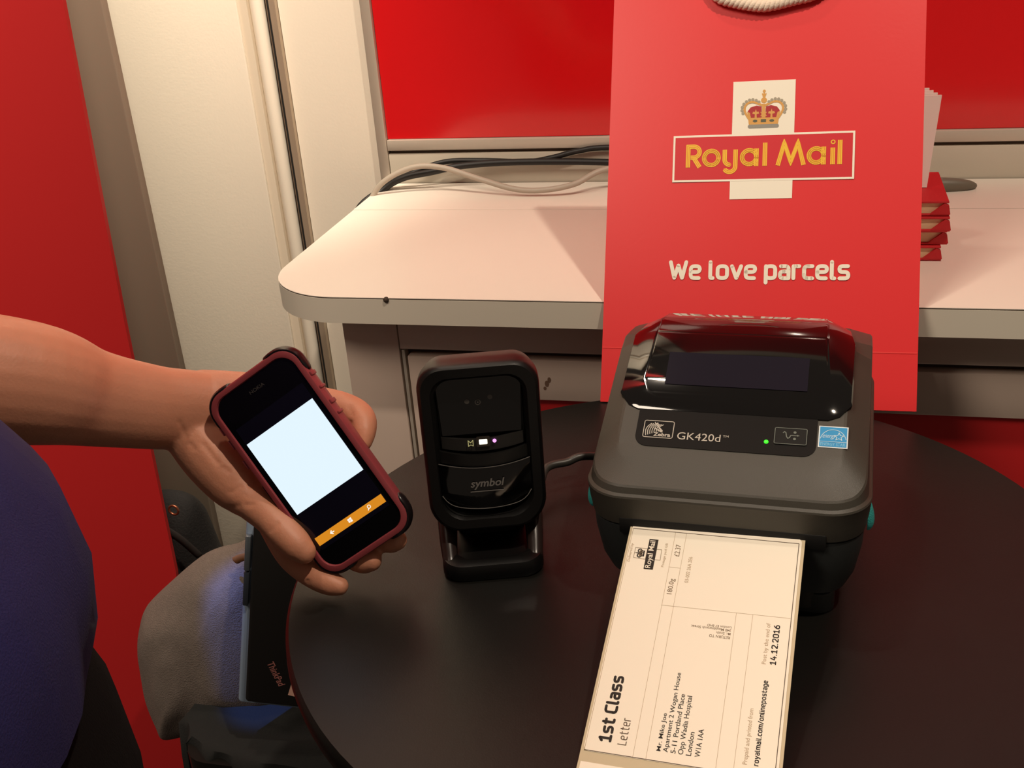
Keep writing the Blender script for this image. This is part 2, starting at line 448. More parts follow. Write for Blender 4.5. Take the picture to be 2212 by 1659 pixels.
flat('logo_frame', [[bp(*p) for p in q] for q in (((57.2, 232.4), (209.4, 232.4), (209.4, 234.1), (57.2, 234.1)), ((57.2, 193.3), (209.4, 193.3), (209.4, 195), (57.2, 195)), ((57.2, 195), (58.9, 195), (58.9, 232.4), (57.2, 232.4)), ((207.7, 195), (209.4, 195), (209.4, 232.4), (207.7, 232.4)))], cream, bag, I4, E_ + .0001)
flat('logo_field', [[bp(*p) for p in ((58.9, 195), (207.7, 195), (207.7, 232.4), (58.9, 232.4))]], redp, bag, I4, E_ + .00008)
B0 = 206.
LET = [
    [[(70.4, B0), (70.4, 224.2), (75.4, 224.2)] + arc(75.4, 219.4, 4.8, 90, -90) + [(72.5, 214.6)], [(75.2, 214.4), (80.6, B0)]],
    [arc(90.4, 213.9, 6.2, 0, 360, 28)],
    [[(101.8, 220.8), (101.8, 212.6)] + arc(106.4, 212.2, 4.6, 180, 270), [(111.0, 220.8), (111.0, 206.2)] + arc(106.2, 206.2, 4.8, 0, -150)],
    [arc(122.6, 213.8, 6.0, 0, 360, 28), [(128.6, 221.2), (128.6, B0)]],
    [[(135.7, B0), (135.7, 226)]],
    [[(146.6, B0), (151.6, 225.2), (157.3, 209.0), (163.0, 225.2), (168.0, B0)]],
    [arc(178.2, 213.8, 6.0, 0, 360, 28), [(184.2, 221.2), (184.2, B0)]],
    [[(191.6, B0), (191.6, 220.2)]],
    [[(197.4, B0), (197.4, 226.6)]]]
def off(P, d):
    P = [V(p) for p in P]; out = []; cl = (P[0] - P[-1]).length < 1e-4
    for i in range(len(P)):
        a = P[i - 1] if i else (P[-2] if cl else P[0]); c = P[i + 1] if i < len(P) - 1 else (P[1] if cl else P[-1]); b = P[i]
        t1 = (b - a).normalized() if (b - a).length > 1e-6 else (c - b).normalized()
        t2 = (c - b).normalized() if (c - b).length > 1e-6 else t1
        n1 = V((-t1.y, t1.x)); n2 = V((-t2.y, t2.x)); nn = (n1 + n2)
        nn = nn.normalized() if nn.length > .3 else n1
        out.append(b + nn * (d / max(.45, nn.dot(n1))))
    return out
polys = []; base_p = []
for L in LET:
    for P in L:
        base_p += ribbon_polys([(p[0] / 1000, p[1] / 1000) for p in P], .0037, cap=False)
        for d in (-1.4, 0, 1.4): polys += ribbon_polys([(p[0] / 1000, p[1] / 1000) for p in off(P, d)], .00092, cap=False, n=6)
polys += ribbon_polys([(p[0] / 1000, p[1] / 1000) for p in arc(191.7, 225, 1.5, 0, 360, 16)], .0009)
flat('lettering', polys, ylw, bag, I4, E_ + .0003)
flat('lettering_shade', base_p, mat('logo_orange', (236, 138, 36), .45), bag, I4, E_ + .0002)
strokes('slogan', 'We love parcels', cream, bag, I4, .0567, .2084, .1078, .0172, .19, gap=.24, eps=E_ + .0001)
# crown
gold = mat('crown_gold', (222, 164, 84), .4); pearl = mat('crown_pearl', (170, 160, 140), .4); crim = mat('crown_crimson', (176, 28, 36), .5); silv = mat('crown_silver', (150, 146, 136), .4)
def crown(cx, y0, s, parent, cols, M, e):
    """heraldic crown, base centre cx,y0, width unit s (metres per mm)"""
    q = lambda P: [(cx + p[0] * s, y0 + p[1] * s) for p in P]
    flat('crown_base', [q(rrect(-13, 13, 0, 3.2, 1.5, 4))], cols[0], parent, M, e)
    flat('crown_band', [q([(-12.2, 3.2), (12.2, 3.2), (13, 9.2), (-13, 9.2)])], cols[1], parent, M, e)
    flat('crown_cap', [q([(-13, 9), (-1.6, 9), (-1.8, 18.6), (-6, 19.6), (-11, 18.2), (-13.4, 15)]), q([(13, 9), (1.6, 9), (1.8, 18.6), (6, 19.6), (11, 18.2), (13.4, 15)])], cols[2], parent, M, e)
    ar = []
    for sg in (-1, 1):
        P = [(sg * 12.4, 8.5), (sg * 15.6, 14), (sg * 16, 18.5), (sg * 13.2, 22), (sg * 8.5, 22.6), (sg * 3.5, 20.6), (0, 19)]
        ar += ribbon_polys(q([(p.x, p.y) for p in smoothpath([(*p, 0) for p in P], 4)]), 1.9 * s)
        for (fx, fy) in ((6.6, 9),):
            ar += [q([(sg * fx - .9, fy), (sg * fx + .9, fy), (sg * fx + .7, fy + 3), (sg * fx + 2.9, fy + 3.6), (sg * fx + 2.2, fy + 5.4), (sg * fx + .8, fy + 5), (sg * fx, fy + 7.6), (sg * fx - .8, fy + 5), (sg * fx - 2.2, fy + 5.4), (sg * fx - 2.9, fy + 3.6), (sg * fx - .7, fy + 3)])]
        ar += [q([(sg * 12.6, 9), (sg * 14, 14.5), (sg * 11.6, 13.4), (sg * 10.6, 9)])]
    ar += [q([(-1.7, 9), (1.7, 9), (1.3, 21), (-1.3, 21)]), q([(-3, 10), (-1.6, 12), (-3, 14), (0, 13), (3, 14), (1.6, 12), (3, 10), (0, 11)]), q(arc(0, 24, 2.5, 0, 360, 14)), q([(-.7, 26), (.7, 26), (1.8, 29), (1.9, 30.4), (.6, 29.4), (.6, 31.6), (-.6, 31.6), (-.6, 29.4), (-1.9, 30.4), (-1.8, 29)]), q(arc(0, 31.9, 1.3, 0, 360, 8))]
    flat('crown_arches', ar, cols[1], parent, M, e + .00005)
    pe = []
    for sg in (-1, 1):
        for (px_, py_) in ((4.2, 22.6), (6.6, 24.1), (9.4, 24.9), (12.2, 24.6), (14.8, 23.3), (16.9, 21.2), (18.1, 18.6), (18.3, 15.8), (17.4, 13.2)): pe.append(q(arc(sg * px_, py_, 1.35, 0, 360, 10)))
    flat('crown_pearl_row', pe, cols[3], parent, M, e + .0001)
    flat('crown_gems', [q(rrect(-2.2, 2.2, 5, 7.6, .2, 2)), q(arc(-7, 6.2, 2, 0, 360, 10, 1.2)), q(arc(7, 6.2, 2, 0, 360, 10, 1.2))], cols[4], parent, M, e + .0001)
crown(.1336, .2388, .001 * 1.0, bag, (silv, gold, crim, pearl, mat('crown_gem', (92, 92, 70), .4)), I4, E_ + .0002)
# twisted rope handle, hanging down over the front from two eyelets above the frame
rope_m = mat('rope_white', (246, 226, 206), .8, bump=.3, scale=800)
hp = smoothpath([(.072, .385, .004), (.078, .374, .0045), (.0915, .3545, .006), (.108, .3475, .0065), (.126, .3435, .0065), (.1375, .3435, .0065), (.156, .347, .0065), (.176, .3525, .006), (.196, .372, .0045), (.202, .385, .004)], 14)
bm = bmesh.new()
Ls = [0]
for p, q in zip(hp, hp[1:]): Ls.append(Ls[-1] + (q - p).length)
for s in range(3):
    P = []
    for i, p in enumerate(hp):
        t = (hp[min(i + 1, len(hp) - 1)] - hp[max(i - 1, 0)]).normalized(); u = V((0, 0, 1)); sd = t.cross(u)
        ph = Ls[i] / .0125 * 2 * math.pi + s * 2.094; P.append(p + (sd * math.cos(ph) + u * math.sin(ph)) * .0026)
    sweep(bm, P, .0029, 8)
frombm('rope_handle', bm, rope_m, bag, 60)
for x in (.072, .202):
    bm = bmesh.new(); bmesh.ops.create_cone(bm, segments=16, radius1=.006, radius2=.006, depth=.001, cap_ends=True, matrix=Matrix.Translation((x, .386, .0012))); frombm('eyelet', bm, alu, bag)

# ------------------------------------------------------------------ round table
tc = V((-.068, .6437)); TR = .2686
tbl_m = mat('black_table', (20, 19, 17), .4, bump=.05, scale=900, var=.12, vscale=9, spec=.35)
tbl = thing('round_table', 'small round black pedestal table carrying the printer and scanner', 'table', (tc.x, tc.y, 0))
bm = bmesh.new(); rg = lambda r, z: [(r * math.cos(2 * math.pi * i / 128), r * math.sin(2 * math.pi * i / 128), z) for i in range(128)]
loft(bm, [rg(.05, TZ - .018), rg(TR - .006, TZ - .018), rg(TR - .001, TZ - .015), rg(TR, TZ - .009), rg(TR - .0006, TZ - .003), rg(TR - .003, TZ), rg(.02, TZ)]); frombm('table_top', bm, tbl_m, tbl, 40)
bm = bmesh.new(); loft(bm, [rg(.03, .02), rg(.03, .70), rg(.07, .715), rg(.07, .7318)]); frombm('column', bm, tbl_m, tbl, 40)
bm = bmesh.new(); loft(bm, [rg(.19, 0.0), rg(.2, .004), rg(.19, .014), rg(.05, .024), rg(.03, .03)]); frombm('foot_disc', bm, tbl_m, tbl, 40)

# ------------------------------------------------------------------ label printer
yaw = math.radians(-2.744); PO = V((-.0385, .5885, TZ))
pr = thing('label_printer', 'dark grey desktop label printer with smoked window and printed label', 'printer', PO, yaw)
pg = mat('printer_grey', (64, 61, 54), .45, bump=.12, scale=2500)
pd = mat('printer_dark', (52, 50, 46), .48, bump=.12, scale=2500)
pb = mat('printer_base', (46, 49, 49), .5, bump=.12, scale=2500)
pblk = mat('printer_panel_black', (13, 10, 9), .5, spec=.15)
smk = mat('smoked_window', (10, 9, 10), .05, spec=.6, coat=.5)
SX = -.002
def ztop(y):
    K = [(-.01, .0935), (.0, .0945), (.018, .097), (.055, .1166), (.09, .132), (.115, .1375), (.14, .136), (.175, .128), (.215, .112)]
    for (a, b), (c, d) in zip(K, K[1:]):
        if y <= c: return b + (d - b) * (y - a) / (c - a)
    return K[-1][1]
def prr(ins, zf, r=None, n=10): return [(p[0] + SX, p[1], zf(p[1])) for p in rrect(-.0865 + ins, .0865 - ins, ins, .212 - ins, max((.026 if r is None else r) - ins * .55, .003), n)]
def zch(y): return min(ztop(y) - .004, .0895 + .36 * max(0, y - .012))
bm = bmesh.new()
# finer depth sampling so that the sloping top keeps its profile
def dens(r):
    out = []
    for j, (p, q) in enumerate(zip(r, r[1:] + r[:1])):
        p, q = V(p), V(q); k = 10 if j % 11 == 10 else 1
        for i in range(k): out.append(p.lerp(q, i / k))
    return out
defs = [(.0045, lambda y: .0615, None), (.0028, lambda y: .0622, None), (.0012, lambda y: .072, None), (.0003, lambda y: .0812, None), (0, lambda y: .0822, None), (.0004, lambda y: .0834, None), (.0022, lambda y: .0846, None), (.0036, lambda y: zch(y) - .0012, None), (.0046, zch, None), (.0172, lambda y: ztop(y) - .0006, None), (.0190, ztop, None)] + [(i, ztop, .02) for i in (.03, .045, .06, .075, .0855)]
rings = []
for i, zf, r in defs:
    rings.append([V((p.x, p.y, zf(p.y))) for p in dens(prr(i, lambda y: 0, r))])
loft(bm, rings); frombm('lid', bm, pg, pr, 14)
bm = bmesh.new()
bd = [(.03, .008), (.024, .012), (.012, .019), (.0075, .03), (.004, .05), (.0035, .0605), (.006, .0612)]
loft(bm, [[(p[0], p[1], z) for p in dens(prr(i, lambda y: 0))] for i, z in bd]); frombm('base', bm, pb, pr, 30)
# feet
for (x0, x1, y0, y1) in ((-.070, -.04, .018, .05), (.036, .066, .018, .05), (-.066, -.04, .15, .185), (.036, .062, .15, .185)):
    slab('foot', rrect(x0, x1, y0, y1, .01, 6), 0, .014, pb, pr, bev=.003)
slab('front_step', rrect(-.055, .055, .016, .06, .008, 6), .004, .018, pd, pr, bev=.002)
# label slot in the front of the base
slot = box('label_slot', -.0645, .0595, .0015, .02, .0565, .0675, mat('slot_black', (10, 10, 10), .6), pr, .001)
box('tear_bar', -.0545, .0505, .003, .012, .0672, .0684, mat('tear_bar', (120, 112, 84), .4, metal=.3), pr)
# release latches
teal = mat('latch_teal', (60, 176, 172), .4, bump=.4, scale=1500)
for sg in (-1, 1):
    bm = bmesh.new(); bmesh.ops.create_uvsphere(bm, u_segments=20, v_segments=12, radius=1)
    for v in bm.verts:
        t = (v.co.z + 1) / 2; k = 1 - .55 * t
        v.co = V((SX + sg * (.0845 + .0052 * abs(v.co.x) * k if v.co.x * sg > 0 else .0845), .030 + v.co.y * .007 * k, .0675 + v.co.z * .0105))
    frombm('release_latch', bm, teal, pr, 60)
# smoked window bulging over the media bay
wx = -.0023
def wring(hw, y0, y1, z0, z1, r): return [(p[0] + wx, p[1], z0 + (z1 - z0) * (p[1] - y0) / (y1 - y0)) for p in rrect(-hw, hw, y0, y1, r, 8)]
bm = bmesh.new()
F = lambda x, y, z: V((x + wx, y, z))
# outline rings: skirt on the shell, lip, then faceted crown
lip = [(-.0588, .0545), (.0588, .0545), (.0655, .0575), (.0722, .066), (.0728, .12), (.0695, .150), (.060, .175), (-.060, .175), (-.0695, .150), (-.0728, .12), (-.0722, .066), (-.0655, .0575)]
zs = lambda y: ztop(y)
R0 = [F(x * .985, y, zs(y) - .004) for x, y in lip]; R1 = [F(x, y, zs(y) + .0008) for x, y in lip]; R2 = [F(x * .99, y + (.0015 if y < .07 else 0), zs(y) + .0026) for x, y in lip]
crn = [(-.0475, .0615, .1232), (.0475, .0615, .1232), (.0535, .065, .1252), (.0575, .0735, .1298), (.0548, .108, .1485), (.0545, .128, .1500), (.0525, .150, .1450), (-.0525, .150, .1450), (-.0545, .128, .1500), (-.0548, .108, .1485), (-.0575, .0735, .1298), (-.0535, .065, .1252)]
R3 = [F(*p) for p in crn]
loft(bm, [R0, R1, R2, R3], True, False)
L = list(bm.verts)[-12:]
for q in ((0, 1, 2, 11), (11, 2, 3, 10), (10, 3, 4, 9), (9, 4, 5, 8), (8, 5, 6, 7)): bm.faces.new([L[i] for i in q])
es = [e for e in bm.edges if all(v in L for v in e.verts)]
bmesh.ops.bevel(bm, geom=es, offset=.0014, segments=3, affect='EDGES')
win = frombm('window', bm, smk, pr, 32)
# paper of the label roll seen through the smoked front facet
pa = V((0, .0735, .1298)); pbn = V((0, .108, .1485)); tdir = (pbn - pa).normalized()
Mw = frame(V((wx, .0735, .1298)), (1, 0, 0), tdir)
flat('roll_seen_through', [[(-.044, -.004), (.045, -.004), (.045, .022), (-.044, .022)]], mat('paper_behind_smoke', (30, 26, 38), .06, coat=.3), win, Mw, .0004)
# control panel and print on the sloping top (t measured up the slope from y=.018)
sl = math.atan(.53); MT = frame(V((0, .018, .0971)), (1, 0, 0), (0, math.cos(sl), math.sin(sl)))
mm = lambda P: [(p[0] / 1000, p[1] / 1000) for p in P]
cp = slab('control_panel', mm(rrect(-59.7, 50.3, 13.8, 42, 7, 8, (8, 8, 1, 1))), -.001, .0004, pblk, pr, MT)
sil = mat('print_silver', (190, 184, 172), .5)
e2 = .0006
flat('brand_frame', ribbon_polys(mm(rrect(-55, -36.4, 20.2, 32.8, 1.2, 4)), .0005, True), sil, cp, MT, e2)
zp = []
for i in range(7):   # striped mane and cheek
    x = -53.2 + i * 1.25; zp += ribbon_polys(mm(smoothpath([(x, 21.6 + i * .55, 0), (x - .5 + .1 * i, 25.5, 0), (x + .6, 28.4, 0), (x + 2.6, 30.6 - .1 * i, 0)], 3) and [(p.x, p.y) for p in smoothpath([(x, 21.6 + i * .55, 0), (x - .5 + .1 * i, 25.5, 0), (x + .6, 28.4, 0), (x + 2.6, 30.6 - .1 * i, 0)], 3)]), .00055)
zp += ribbon_polys(mm([(-48.5, 31.6), (-47.8, 30.2), (-46.8, 31.2), (-46.2, 29.6)]), .0006)
zp += ribbon_polys(mm([(-46.6, 29.2), (-44.6, 26.8), (-43.4, 25.4)]), .0009) + ribbon_polys(mm([(-48.2, 27.2), (-46.2, 25.8), (-44.8, 25.2)]), .0007) + [mm(arc(-44.0, 25.3, 1.1, 0, 360, 10))]
flat('brand_emblem', zp, sil, cp, MT, e2)
text('brand_name', 'Zebra', sil, cp, MT, -.0485, -.0378, .0212, .0240, .03, eps=e2)
text('model_name', 'GK420d', sil, cp, MT, -.0335, -.0068, .0200, .0254, .0, eps=e2)
text('trade_mark', 'TM', sil, cp, MT, -.0055, -.002, .0236, .0252, 0, eps=e2)
bm = bmesh.new(); bmesh.ops.create_uvsphere(bm, u_segments=16, v_segments=8, radius=.0014, matrix=MT @ Matrix.Translation((.0208, .0227, .0004)) @ Matrix.Diagonal((1, 1, .6, 1))); frombm('status_light', bm, mat('led_green', (60, 255, 40), .3, emit=1.6), pr, True)
btn = slab('feed_button', mm(rrect(25.5, 44.5, 21.7, 33.3, .8, 4)), 0, .0009, mat('button_dark', (20, 20, 19), .55, spec=.2), cp, MT)
gr = mat('print_grey', (104, 112, 104), .5)
flat('button_outline', ribbon_polys(mm(rrect(25.5, 44.5, 21.7, 33.3, .8, 4)), .0004, True), gr, btn, MT, .0011)
flat('button_symbol', ribbon_polys(mm([(30.5, 29.8), (31.2, 30.6), (32, 30), (32.6, 27), (33.4, 25.8), (34.4, 26.4), (35, 28), (36.4, 28.1), (39.4, 28.1)]), .0006) + [mm(arc(37.4, 30.4, .9, 0, 360, 10)), mm(arc(37.4, 25.6, .9, 0, 360, 10)), mm([(38.8, 27.4), (40.4, 28.1), (38.8, 28.8)])], gr, btn, MT, .0011)
stk = slab('efficiency_sticker', mm(RR(51.3, 21.6, 68.5, 37.2)), 0, .0003, mat('sticker_white', (226, 236, 240), .35), pr, MT)
flat('sticker_field', [mm(RR(52, 22.3, 67.8, 36.5))], mat('sticker_blue', (48, 150, 208), .35), stk, MT, .00045)
sw = mat('sticker_print', (196, 226, 240), .4)
st = []
for i in range(10): r = 3 if i % 2 == 0 else 1.25; st.append((63.2 + r * math.sin(i * math.pi / 5), 29.6 + r * math.cos(i * math.pi / 5)))
flat('sticker_star', ribbon_polys(mm(st), .0004, True), sw, stk, MT, .0006)
flat('sticker_arc', ribbon_polys(mm(arc(59.9, 26, 7.6, 12, 168, 20, 8.6)) + [], .0004) + [mm(RR(52, 25.6, 67.8, 25.9))], sw, stk, MT, .0006)
text('sticker_script', 'energy', sw, stk, MT, .0537, .0614, .0275, .0306, 0, .4, .0006)
text('sticker_words', 'ENERGY STAR', mat('sticker_words', (130, 196, 228), .4), stk, MT, .0527, .0671, .0229, .0250, .01, 0, .0006)

# ------------------------------------------------------------------ printed label strip
LO = V((-.094, .5951, .8127)); LX = V((.9978, -.0665, .0074)).normalized(); LD = V((-.0592, -.9292, -.3649)); LD = (LD - LX * LD.dot(LX)).normalized()
LN = LD.cross(LX) * -1
if LN.z < 0: LN = -LN
lab = thing('postage_label', 'long cream postage label strip feeding out of the printer slot', 'label', LO)
def lpt(x, y, e=0):     # x across, y along the strip (metres); straight down to the table, then flat on it
    yb = .151; p = LO + LX * x
    if y <= yb: p = p + LD * y + LN * e
    else:
        p = p + LD * yb; d = y - yb; f = V((LD.x, LD.y, 0)).normalized(); z = p.z - (TZ + .0012); k = min(d / .03, 1)
        p = p + f * d; p.z -= z * (1 - (1 - k) ** 2) * 1.0 if z > 0 else 0
        p.z += e
    return p - LO
ys = [-.018 + .012 * i for i in range(14)] + [.151 + .005 * i for i in range(12)]
def strip(name, x0, x1, yy, e, m, thick=.00015):
    vs, fs = [], []
    for y in yy:
        for x in (x0, x1): vs.append(lpt(x, y, e))
        for x in (x0, x1): vs.append(lpt(x, y, e - thick))
    n = len(yy)
    for i in range(n - 1):
        a = i * 4; b = a + 4; fs += [(a, b, b + 1, a + 1), (a + 2, a + 3, b + 3, b + 2), (a, a + 2, b + 2, b), (a + 1, b + 1, b + 3, a + 3)]
    fs += [(0, 1, 3, 2), ((n - 1) * 4, (n - 1) * 4 + 2, (n - 1) * 4 + 3, (n - 1) * 4 + 1)]
    return raw(name, vs, fs, m, lab)
liner = strip('backing_liner', -.0015, .1034, ys, 0, mat('liner', (206, 190, 158), .6))
paper = mat('label_paper', (252, 242, 224), .6)
def lsheet(name, y0, y1):
    o = rrect(0, .1016, y0, y1, .003, 5)
    if y1 < .153:
        vs = [lpt(x, y, .0003) for x, y in o] + [lpt(x, y, .0001) for x, y in o]; n = len(o)
        return raw(name, vs, [tuple(range(n))] + [(i, n + i, n + (i + 1) % n, (i + 1) % n) for i in range(n)], paper, lab)
    return strip(name, 0, .1016, [y0 + (y1 - y0) * i / 10 for i in range(11)], .0003, paper)
sheet = lsheet('label_sheet', 0, .151)
lsheet('next_label_sheet', .1568, .205)
# print plane: read with the strip turned, text runs from the free end to the printer
ML = frame(V((0, 0, 0)) + LN * .0003, LX, LD); ML = Matrix(((LX.x, LD.x, LN.x, 0), (LX.y, LD.y, LN.y, 0), (LX.z, LD.z, LN.z, 0), (0, 0, 0, 1)))
# text frame: tx = 152 - y, ty = -x
MR = Matrix(((-LD.x, -LX.x, LN.x, 0), (-LD.y, -LX.y, LN.y, 0), (-LD.z, -LX.z, LN.z, 0), (0, 0, 0, 1)))
ink = mat('ink_black', (34, 24, 18), .7); ink2 = mat('ink_grey', (128, 108, 84), .7); ink3 = mat('ink_pale', (186, 164, 134), .7)
EL = .00042
def rule(x0, y0, x1, y1, wd, m):
    return flat('ruled_line', ribbon_polys(mm([(x0, y0), (x1, y1)]), wd / 1000, cap=False), m, sheet, ML, EL)
for a in ((.4, 4, 100, 3.6), (100, 3.6, 100, 150.6), (.4, 150.6, 100, 150.6)): rule(*a, .4, mat('ink_frame', (90, 74, 58), .7))
rule(.6, 4, .6, 150.6, .25, ink3)
for a in ((26.8, 4.2, 26.8, 150.4), (33.5, 4.2, 33.8, 150.4), (26.5, 29.5, 33.5, 29.5), (26.5, 56.2, 99.6, 55.2), (69.6, 55.8, 70.2, 150.4), (78.8, 55.6, 79.2, 150.4)): rule(*a, .18, ink3)
def LT(name, s, m, x_base, x_top, y_start, y_end, bold=0): return text(name, s, m, sheet, MR, -y_start / 1000, -y_end / 1000, -x_base / 1000, -x_top / 1000, bold, 0, EL)
def LS(name, s, m, x_base, x_top, y_start, y_end, wdt): return strokes(name, s, m, sheet, MR, -y_start / 1000, -y_end / 1000, -x_base / 1000, (x_base - x_top) / 1000, wdt, .27, EL)
LS('service_name', '1st Class', ink, 14.0, 6.6, 144.6, 104.8, .2)
LS('format_name', 'Letter', mat('ink_mid', (96, 78, 60), .7), 22.2, 17.4, 144.8, 129.2, .1)
addr = [('Mr. Mike Joe', 41.4, 38.4, 123.1), ('Apartment 2 Wogan House', 45.3, 41.9, 98.0), ('5-11 Portland Place', 48.6, 45.9, 110.5), ('Opp Wadia Hospital', 53.4, 49.8, 111.0), ('London', 56.8, 54.0, 131.6), ('W1A 1AA', 61.4, 58.6, 129.2)]
for s, b, t, e in addr: LT('address_line', s, ink, b, t, 145, e, .005)
LT('small_print', 'Delivered by', ink3, 3.2, 1.1, 28.5, 15.2); LT('small_print', 'Postage paid GB', ink3, 24.0, 22.0, 30, 12.8)
LT('price', '£2.37', ink2, 31.6, 28.4, 21.4, 12.9); LT('weight', '180.0g', ink2, 32.2, 28.4, 48.2, 37.5); LT('serial', '03-002 26A 2E6', ink3, 39.6, 37.4, 39.2, 20.8)
LT('small_print', 'Prepaid and printed from', ink3, 86.3, 83.2, 144.9, 113.3); LS('web_address', 'royalmail.com/onlinepostage', ink, 91.4, 88.6, 144.9, 95.7, .17)
LT('small_print', 'Post by the end of', ink3, 89.8, 86.8, 85.9, 59.9); LS('post_date', '14.12.2016', ink, 94.5, 91.0, 85.7, 60.5, .18)
for s, y0, y1, xe in (('RETURN TO', 73.2, 71.4, 56.4), ('Mr. Smith', 70.7, 69.1, 60.2), ('340 Mouldsworth Street', 68.5, 66.8, 45.6), ('London E7 8HD', 66.5, 65.0, 54.4)):
    MU = Matrix(((-LX.x, LD.x, LN.x, 0), (-LX.y, LD.y, LN.y, 0), (-LX.z, LD.z, LN.z, 0), (0, 0, 0, 1)))
    text('return_line', s, ink2, sheet, MU, -.0680, -xe / 1000, y1 / 1000, y0 / 1000, .005, 0, EL)
flat('mark_field', [mm([(11.9, 10.8), (17.4, 10.8), (17.5, 32.7), (11.9, 32.7)])], ink, sheet, ML, EL + .00008)
flat('mark_boxes', ribbon_polys(mm([(4.5, 18), (11.8, 18), (11.8, 25.8), (4.5, 25.4)]), .00025, True) + ribbon_polys(mm([(17.4, 17.8), (20.5, 17.8), (20.7, 25.4), (17.4, 25.4)]), .00025, True), ink2, sheet, ML, EL)
text('mark_name', 'Royal Mail', paper, sheet, MR, -.0319, -.0118, -.0168, -.0125, .01, 0, EL + .00016)
crown(-.0218, -.0106, .00017, sheet, (ink, ink, ink2, ink, paper), MR, EL)

# ------------------------------------------------------------------ barcode scanner
sy = math.radians(16); sf = V((-.1925, .611)); so = V((sf.x - math.sin(sy) * .043, sf.y + math.cos(sy) * .043, TZ))
sc = thing('barcode_scanner', 'black upright presentation barcode scanner on the table beside the printer', 'scanner', so, sy)
sb = mat('scanner_black', (15, 14, 14), .4, spec=.35, bump=.08, scale=2500); sg_ = mat('scanner_gloss', (6, 6, 7), .04, coat=.5); sm_ = mat('scanner_inner', (12, 11, 11), .5)
bm = bmesh.new()
zr = lambda i, z, f=0: [(p[0], p[1], z) for p in rrect(-.0345 + i, .0345 - i, -.043 + i, .043 - i, .014, 8)]
loft(bm, [zr(.001, 0), zr(0, .002), zr(0, .008), zr(.0015, .0115), zr(.007, .013), zr(.009, .0125), zr(.010, .009)]); frombm('foot', bm, sb, sc, 35)
for s in (-1, 1):   # side cheeks rising from the foot to the head
    bm = bmesh.new(); P = [V((s * .029, -.030, .008)), V((s * .030, -.014, .017)), V((s * .030, .004, .03)), V((s * .029, .016, .05))]
    sweep(bm, smoothpath(P, 5), [.005 + .0002 * i for i in range(16)], 10); frombm('cheek', bm, mat('scanner_cheek', (44, 34, 32), .3), sc, 60)
bm = bmesh.new(); loft(bm, [[(p[0], p[1], z) for p in rrect(-.024, .024, .002, .034, .01, 6)] for z in (.010, .05)]); frombm('neck', bm, sm_, sc, 40)
# head: built facing -y, tilted back
th = math.radians(9); MH = Matrix.Translation((0, -.028, .030)) @ Matrix.Rotation(-th, 4, 'X')
def hr(i, d, bot=0): return [MH @ V((p[0] * (1 - .03 * (1 - p[1] / .118)), d + .004 * (p[0] / .04) ** 2, p[1])) for p in rrect(-.0408 + i, .0408 - i, i + bot, .117 - i, .02 - i * .4, 10, (.02 - i * .4, .02 - i * .4, .017 - i * .4, .017 - i * .4))]
bm = bmesh.new()
loft(bm, [hr(.016, .055, .004), hr(.008, .052, .003), hr(.002, .038), hr(0, .018), hr(0, .004), hr(.0008, .0015), hr(.0026, 0), hr(.0085, .0006), hr(.0105, .004), hr(.012, .014)]); frombm('head', bm, sb, sc, 35)
# lower glossy nameplate: curved panel
def curved(name, x0, x1, z0, z1, d, m, bulge=.004, zbul=0, rb=0, par=sc, nx=16, nz=6):
    vs, fs = [], []
    for j in range(nz + 1):
        for i in range(nx + 1):
            s = i / nx * 2 - 1; t = j / nz; hw = (x1 - x0) / 2
            if rb and t < .3: hw -= rb * (1 - math.sqrt(max(0, 1 - (1 - t / .3) ** 2)))
            x = (x0 + x1) / 2 + s * hw; z = z0 + (z1 - z0) * t - zbul * (1 - s * s)
            vs.append(MH @ V((x, d - bulge * (1 - s * s), z)))
    for j in range(nz):
        for i in range(nx): a = j * (nx + 1) + i; fs.append((a, a + 1, a + nx + 2, a + nx + 1))
    n = len(vs); vs += [v + (MH.to_3x3() @ V((0, .003, 0))) for v in vs]
    fs += [tuple(q + n for q in reversed(f)) for f in fs]
    B = [i for i in range(nx + 1)] + [(j + 1) * (nx + 1) - 1 for j in range(1, nz + 1)] + [nz * (nx + 1) + i for i in range(nx - 1, -1, -1)] + [j * (nx + 1) for j in range(nz - 1, 0, -1)]
    fs += [(B[(k + 1) % len(B)], B[k], B[k] + n, B[(k + 1) % len(B)] + n) for k in range(len(B))]
    return raw(name, vs, fs, m, par, 40)
npl = curved('nameplate', -.0305, .0305, .0205, .049, .0042, sg_, .004, .0035, .008)
curved('ledge', -.0305, .0305, .0495, .0575, .0075, mat('scanner_ledge', (20, 19, 18), .3), .006, .0035)
curved('sensor_shelf', -.0275, .0275, .0578, .066, .0105, mat('scanner_shelf', (34, 32, 30), .45), .004, .0025)
trim = mat('trim_grey', (120, 116, 112), .3, metal=.3)
def hline(name, z, dz, d, b, hw, rb=0):
    P = []
    for i in range(25):
        s = i / 24 * 2 - 1; P.append(MH @ V((s * hw, d - b * (1 - s * s), z - dz * (1 - s * s) + (rb * abs(s) ** 8))))
    bm = bmesh.new(); sweep(bm, P, .00028, 6); return frombm(name, bm, trim, sc, True)
hline('trim_line', .0493, .0035, .0036, .0042, .0305); hline('trim_line', .0202, .0035, .0038, .0042, .0300, .006)
